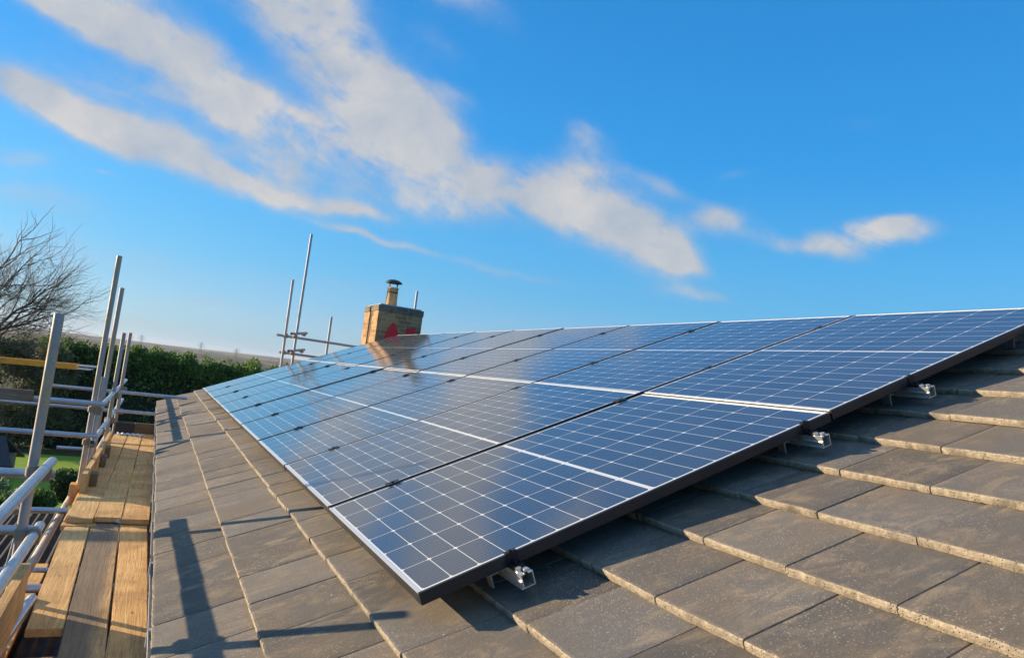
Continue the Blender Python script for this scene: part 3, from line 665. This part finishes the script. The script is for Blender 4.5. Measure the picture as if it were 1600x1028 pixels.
FARTREES = [(50, 898, 9, 'small tree on the far field beside the third pylon'), (76, 897, 8, 'round far tree midway along the field edge'), (95, 895, 6, 'low far tree below the rightmost pylon'), (111, 893, 7, 'far tree closest to the roof scaffold')]
# ------------------------------------------------------------------ garden, hedges, trees, fields
random.seed(11)
def hills(x, y):
    d = math.hypot(x, y)
    if d < 120: return -5
    k = min(1, (d - 120) / 2500); az = math.atan2(x, y)
    h = -5 - 9 * min(1, (d - 120) / 500) + k * (9 + 12 * noise.noise(Vector((az * 3, d * .0007, 1))) + 8 * noise.noise(Vector((az * 9, d * .002, 4)))) + max(0, (d - 2200) / 4800) * (22 + 26 * noise.noise(Vector((az * 5.2, 3, .3))))
    return h
vs = []; fs = []
rad = [0, 12, 25, 45, 80, 120] + [120 * (1.115 ** i) for i in range(1, 40)]
NA = 240
for r in rad:
    for i in range(NA):
        an = 2 * math.pi * i / NA; x, y = r * math.sin(an), r * math.cos(an); vs.append((x, y, hills(x, y)))
for j in range(len(rad) - 1):
    for i in range(NA): a = j * NA + i; b = j * NA + (i + 1) % NA; fs.append((a + NA, b + NA, b, a))
t = mat('fields', .95, 0, spec=.1); pos = t.geo.outputs['Position']
ln = t.vm('LENGTH', pos)
vo = t.vor(t.scale(pos, (1, .45, 0)), .0075); fld = t.ramp(vo.outputs['Color'], [(0, (.11, .09, .06)), (.3, (.09, .13, .045)), (.5, (.28, .18, .10)), (.75, (.10, .09, .06)), (1, (.30, .23, .14))], 'CONSTANT')
ve = t.vor(t.scale(pos, (1, .45, 0)), .0075, 'DISTANCE_TO_EDGE'); hb = t.mr(ve.outputs['Distance'], .02, .05, 1, 0)
fld = t.mix(hb, fld, (.05, .05, .03)); wd = t.noise(pos, .006, 6, .7); fld = t.mix(t.mr(wd, .52, .6), fld, (.075, .06, .045))
gr = t.mix(t.noise(pos, 7, 5, .7), (.035, .055, .015), (.09, .10, .03)); gr = t.mix(t.mr(t.noise(pos, .35, 4), .45, .6), gr, (.09, .065, .04))
colr(t, t.mix(t.mr(ln, 60, 130), gr, fld)); bump(t, t.noise(pos, 9, 4), .05)
o = meshobj('ground', vs, fs, t.m, smooth=True); tag(o, kind='structure')
# lawn
t = mat('lawn', .9, 0, spec=.1); colr(t, t.mix(t.noise(t.obj, 3, 4), (.15, .24, .03), (.30, .42, .05))); LAWN = t.m
q = MB(); q.add([(-7.6, 25.5, -4.99), (-2.0, 25.5, -4.99), (1.5, 37.2, -4.99), (-7.9, 37.4, -4.99)], [(0, 1, 2, 3)]); o = q.build('lawn', LAWN); tag(o, kind='structure')

def leaves(mbx, c, rad, n, size, flat=1.0, shell=.35, nf=1.6):
    c = Vector(c)
    for _ in range(n):
        while True:
            d = Vector((random.gauss(0, 1), random.gauss(0, 1), random.gauss(0, 1)))
            if d.length > .1: break
        d.normalize(); rr = 1 + .38 * noise.noise(d * nf + c * .7)
        r = rr * (1 - shell * random.random() ** 1.5)
        p = c + Vector((d.x * rad[0] * r, d.y * rad[1] * r, d.z * rad[2] * r))
        s = size * random.uniform(.55, 1.35)
        ax = (d + Vector((random.gauss(0, .7), random.gauss(0, .7), random.gauss(0, .7) + .5))).normalized(); x = ax.orthogonal().normalized(); x.rotate(Matrix.Rotation(random.random() * 6.28, 3, ax)); y = ax
        mbx.add([p - x * s * .4, p + x * s * .4, p + x * s * .18 + y * s * 1.1, p - x * s * .18 + y * s], [(0, 1, 2, 3)])
# evergreen hedge: a row of conifers grown together
hz = empty('evergreen_hedge', (2, 41, -5)); tag(hz, 'tall dark evergreen hedge with sunlit top behind the roof', 'hedge')
q = MB(); core = MB()
def htop(x): return .25 + .30 * noise.noise(Vector((x * .9, 0, 2))) + .25 * noise.noise(Vector((x * 2.7, 5, 2))) + (.10 if x > -2 else 0) + (-.25 if x > 1.2 else 0)
x = -5.4
while x < 11:
    tz = htop(x)
    for z0 in (-4.3, -3.2, -2.2, -1.4):
        leaves(q, (x + random.uniform(-.2, .2), 41 + random.uniform(-.2, .2), z0), (.62, 1.05, .75), 420, .14)
    # feathery leading shoots
    for k in range(3):
        xx = x + random.uniform(-.35, .35); yy = 41 + random.uniform(-.9, .8); zz = tz - random.uniform(0, .45)
        leaves(q, (xx, yy, zz - .45), (.40, .42, .62), 520, .11, shell=.8); 
    leaves(q, (x, 41, tz - .95), (.62, 1.1, .7), 650, .12)
    core.add([], []) 
    x += .62
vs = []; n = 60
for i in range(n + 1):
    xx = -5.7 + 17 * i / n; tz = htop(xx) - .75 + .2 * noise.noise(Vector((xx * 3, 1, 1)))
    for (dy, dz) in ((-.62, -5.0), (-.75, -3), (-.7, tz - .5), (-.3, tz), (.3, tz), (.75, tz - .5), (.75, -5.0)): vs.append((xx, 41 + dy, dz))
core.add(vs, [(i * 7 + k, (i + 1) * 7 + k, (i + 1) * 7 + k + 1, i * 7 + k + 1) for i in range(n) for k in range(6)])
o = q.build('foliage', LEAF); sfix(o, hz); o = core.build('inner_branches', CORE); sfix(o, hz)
# overgrown bank left of it
bk = empty('overgrown_hedge', (-6.6, 39.5, -5)); tag(bk, 'scrubby brown and green overgrown hedge left of the evergreen hedge', 'hedge')
q = MB(); core = MB()
for i in range(46):
    x = random.uniform(-7.9, -4.2); y = random.uniform(38.9, 40.3); z = random.uniform(-4.6, -.25 + .3 * noise.noise(Vector((x, 3, 3))))
    leaves(q, (x, y, z), (.6, .55, .55), 420, .13, shell=.9)
for i in range(420):
    a = Vector((random.uniform(-7.9, -4.3), random.uniform(38.4, 39.4), random.uniform(-4.5, -.4))); d = Vector((random.gauss(0, .4), random.gauss(0, .3), random.uniform(.2, 1))).normalized() * random.uniform(.4, 1.1)
    m_ = a + d * .5 + Vector((random.gauss(0, .08), 0, random.gauss(0, .08))); core.tube(a, m_, .014, 4, .010, caps=False); core.tube(m_, a + d + Vector((0, 0, -.1)), .010, 4, .004, caps=False)
o = q.build('foliage', LEAFB); sfix(o, bk); o = core.build('twigs', BARK); sfix(o, bk)
# low clipped hedge, garden shrubs
r0 = empty('clipped_hedge', (-2.6, 27.5, -5)); tag(r0, 'low clipped hedge with dark side standing on the lawn', 'hedge')
q = MB()
for i in range(26):
    for z in (-4.75, -4.4): leaves(q, (-3.1 + (i % 13) * .14, 27.0 + (i // 13) * .9, z), (.16, .6, .28), 260, .06, shell=.5)
sfix(q.build('foliage', LEAFC), r0)
q = MB(); q.box((-3.1, 26.7, -5), (-1.4, 28.2, -4.3)); sfix(q.build('inner_branches', CORE), r0)
SH = [(-4.6, 24.5, .62, LEAFV, 'pale variegated shrub in the garden by the near upright'), (-3.9, 23.4, .5, LEAFV, 'smaller leafy shrub between tubes below the lawn'), (-3.25, 24.6, .42, LEAF, 'round green shrub at the foot of the clipped hedge'), (-5.3, 26.6, .6, LEAFV, 'leafy shrub at left edge beside the shed')]
for (x, y, r, m_, lb) in SH:
    r0 = empty('shrub', (x, y, -5)); tag(r0, lb, 'shrub', 'garden shrubs'); q = MB(); leaves(q, (x, y, -5 + r * .75), (r, r, r * .95), 2600, .08, shell=.7); sfix(q.build('foliage', m_), r0)
    q = MB()
    for k in range(9): q.tube((x, y, -5), (x + random.gauss(0, r * .5), y + random.gauss(0, r * .5), -5 + r * 1.3), .014, 5, .005)
    sfix(q.build('stems', BARK), r0)
# shed
r0 = empty('garden_shed', (-6.3, 31, -5)); tag(r0, 'garden shed with dark pitched roof at the left edge', 'shed')
q = MB(); q.box((-8.2, 29.9, -5), (-5.0, 32.1, -4.2)); sfix(q.build('wall', WOODG), r0)
q = MB(); q.hexa([(-8.5, 29.6, -4.45), (-4.75, 29.6, -4.45), (-5.3, 31, -3.55), (-8.5, 31, -3.55)], [(-8.5, 29.6, -4.38), (-4.75, 29.6, -4.38), (-5.3, 31, -3.48), (-8.5, 31, -3.48)])
q.hexa([(-8.5, 31, -3.55), (-5.3, 31, -3.55), (-4.75, 32.4, -4.45), (-8.5, 32.4, -4.45)], [(-8.5, 31, -3.48), (-5.3, 31, -3.48), (-4.75, 32.4, -4.38), (-8.5, 32.4, -4.38)])
sfix(q.build('roof', SLATE), r0)
q = MB(); q.box((-5.0, 30.5, -5), (-4.96, 31.3, -4.25)); sfix(q.build('door', WOODG), r0)
# single-storey extension under the scaffold
r0 = empty('extension', (-3, 6, -5)); tag(r0, 'single-storey extension with dark corrugated roof below the scaffold', 'extension')
q = MB(); q.box((-6, 1.0, -5), (-.37, 10.2, -2.25)); sfix(q.build('wall', WALL), r0)
n = 860; vs = []
for y, z in ((.7, -2.12), (10.5, -2.02)):
    for i in range(n): vs.append((-6.3 + 5.9 * i / (n - 1), y, z + .017 * math.sin(i * 2 * math.pi / 14)))
o = meshobj('corrugated_roof', vs, [(i, i + 1, n + i + 1, n + i) for i in range(n - 1)], CORR, smooth=True); sfix(o, r0); s_ = o.modifiers.new('t', 'SOLIDIFY'); s_.thickness = .012
LG = 'old boards lying on the extension roof'
for i, (x, y0, y1, zt, lb) in enumerate(((-1.50, 4.2, 7.6, -1.95, 'rusty-brown board on the extension roof, nearest the walkway'), (-1.74, 3.4, 6.9, -1.95, 'second board out on the extension roof'), (-2.0, 4.6, 7.9, -1.95, 'third board out on the extension roof'))):
    plank('old_board', quad(x - .1, x + .1, y0, x - .13, x + .07, y1), zt, .038, WOODG if i else WOOD, None, lb, 'board', LG)

# bare tree
random.seed(5)
tr = empty('bare_tree', (-7.0, 30, -5)); tag(tr, 'leafless spreading tree at the left edge against the sky', 'tree')
q = MB(); tw = MB()
def branch(p, d, r, L, lev):
    n = 5; pts = [p]; cur = p.copy(); dd = d.copy()
    for i in range(n):
        dd = (dd + Vector((random.gauss(0, .12), random.gauss(0, .12), random.gauss(0, .11) + .03))).normalized(); cur = cur + dd * L / n; pts.append(cur.copy())
    tgt = q if r > .022 else tw
    for i in range(n):
        ra = r * (1 - .11 * i); rb = r * (1 - .11 * (i + 1)); tgt.tube(pts[i], pts[i + 1], ra, 8 if r > .05 else (5 if r > .015 else 3), rb, caps=False)
    if lev == 0: return
    nb = 3 if lev > 4 else 4 if lev > 2 else 3
    for k in range(nb):
        i = random.choice([1, 2, 3, 4]) if k else n; s = pts[i]; ax = dd.cross(Vector((random.gauss(0, 1), random.gauss(0, 1), random.gauss(0, 1)))).normalized()
        nd = dd.copy(); nd.rotate(Matrix.Rotation(random.uniform(.35, .95) if k else random.uniform(.05, .3), 3, ax)); branch(s, nd, max(.0042, r * random.uniform(.42, .6) if k else r * .66), L * random.uniform(.66, .95), lev - 1)
base = Vector((-7.0, 30, -5)); q.tube(base, base + Vector((.1, 0, 2.6)), .30, 14, .25, caps=False); q.tube(base + Vector((.1, 0, 2.6)), base + Vector((.25, 0, 4.7)), .25, 14, .16, caps=False)
f0 = base + Vector((.25, 0, 4.65))
for d, r, L in (((.15, .1, 1), .11, 1.55), ((.62, -.1, .85), .085, 1.5), ((1.0, .15, .62), .075, 1.5), ((1.0, -.1, .45), .05, 1.6), ((.35, -.6, .9), .07, 1.4), ((.4, .4, .95), .06, 1.5)):
    branch(f0 + Vector((0, 0, random.uniform(-.4, .1))), Vector(d).normalized(), r, L, 5)
sfix(q.build('trunk', BARK), tr); sfix(tw.build('twigs', BARK), tr)
# pylons on the far fields
t = mat('pylon_steel', .6, .3, (.10, .105, .115)); PYL = t.m
for i, (x, y, h, lb) in enumerate(PYLONS):
    z0 = hills(x, y) - 1; r0 = empty('pylon', (x, y, z0)); tag(r0, lb, 'pylon', 'electricity pylons on the horizon'); q = MB()
    lv = [(0, 3.2), (.3, 2.1), (.6, 1.2), (.85, .8), (1, .1)]
    for (a, wa), (b_, wb) in zip(lv, lv[1:]):
        for sx, sy in ((1, 1), (1, -1), (-1, -1), (-1, 1)):
            q.tube((sx * wa, sy * wa, a * h), (sx * wb, sy * wb, b_ * h), .28, 4); q.tube((sx * wa, sy * wa, a * h), (-sx * wb if sx * sy > 0 else sx * wb, sy * wb if sx * sy > 0 else -sy * wb, b_ * h), .16, 4)
    sfx = q.build('lattice_tower', PYL, r0)
    q = MB()
    for zz, ww in ((.66, 5.5), (.78, 7), (.90, 5)): q.tube((-ww, 0, zz * h), (ww, 0, zz * h), .25, 4); q.tube((-ww, 0, zz * h), (0, 0, zz * h + 2), .14, 4); q.tube((ww, 0, zz * h), (0, 0, zz * h + 2), .14, 4)
    q.build('cross_arms', PYL, r0)
# distant field trees
for i, (x, y, s, lb) in enumerate(FARTREES):
    z0 = hills(x, y); r0 = empty('field_tree', (x, y, z0)); tag(r0, lb, 'tree', 'small trees along the far field edge'); q = MB(); q.tube((x, y, z0 - 1), (x, y, z0 + s * .6), s * .04, 6); sfix(q.build('trunk', BARK), r0)
    q = MB(); leaves(q, (x, y, z0 + s * .65), (s * .45, s * .45, s * .42), 500, s * .07, shell=.9); sfix(q.build('crown', LEAFB), r0)

# ------------------------------------------------------------------ thin winter haze over the fields
t = bpy.data.materials.new('haze'); t.use_nodes = True; hn = NT(t.node_tree); hn.n.clear()
pv = hn.node('ShaderNodeVolumePrincipled'); pv.inputs['Color'].default_value = (.80, .87, 1, 1); pv.inputs['Density'].default_value = 6.5e-5; pv.inputs['Anisotropy'].default_value = .2
hn.l.new(pv.outputs[0], hn.node('ShaderNodeOutputMaterial').inputs['Volume'])
q = MB(); q.box((-9000, -9000, -40), (9000, 9000, 62)); tag(q.build('haze', t), kind='stuff')
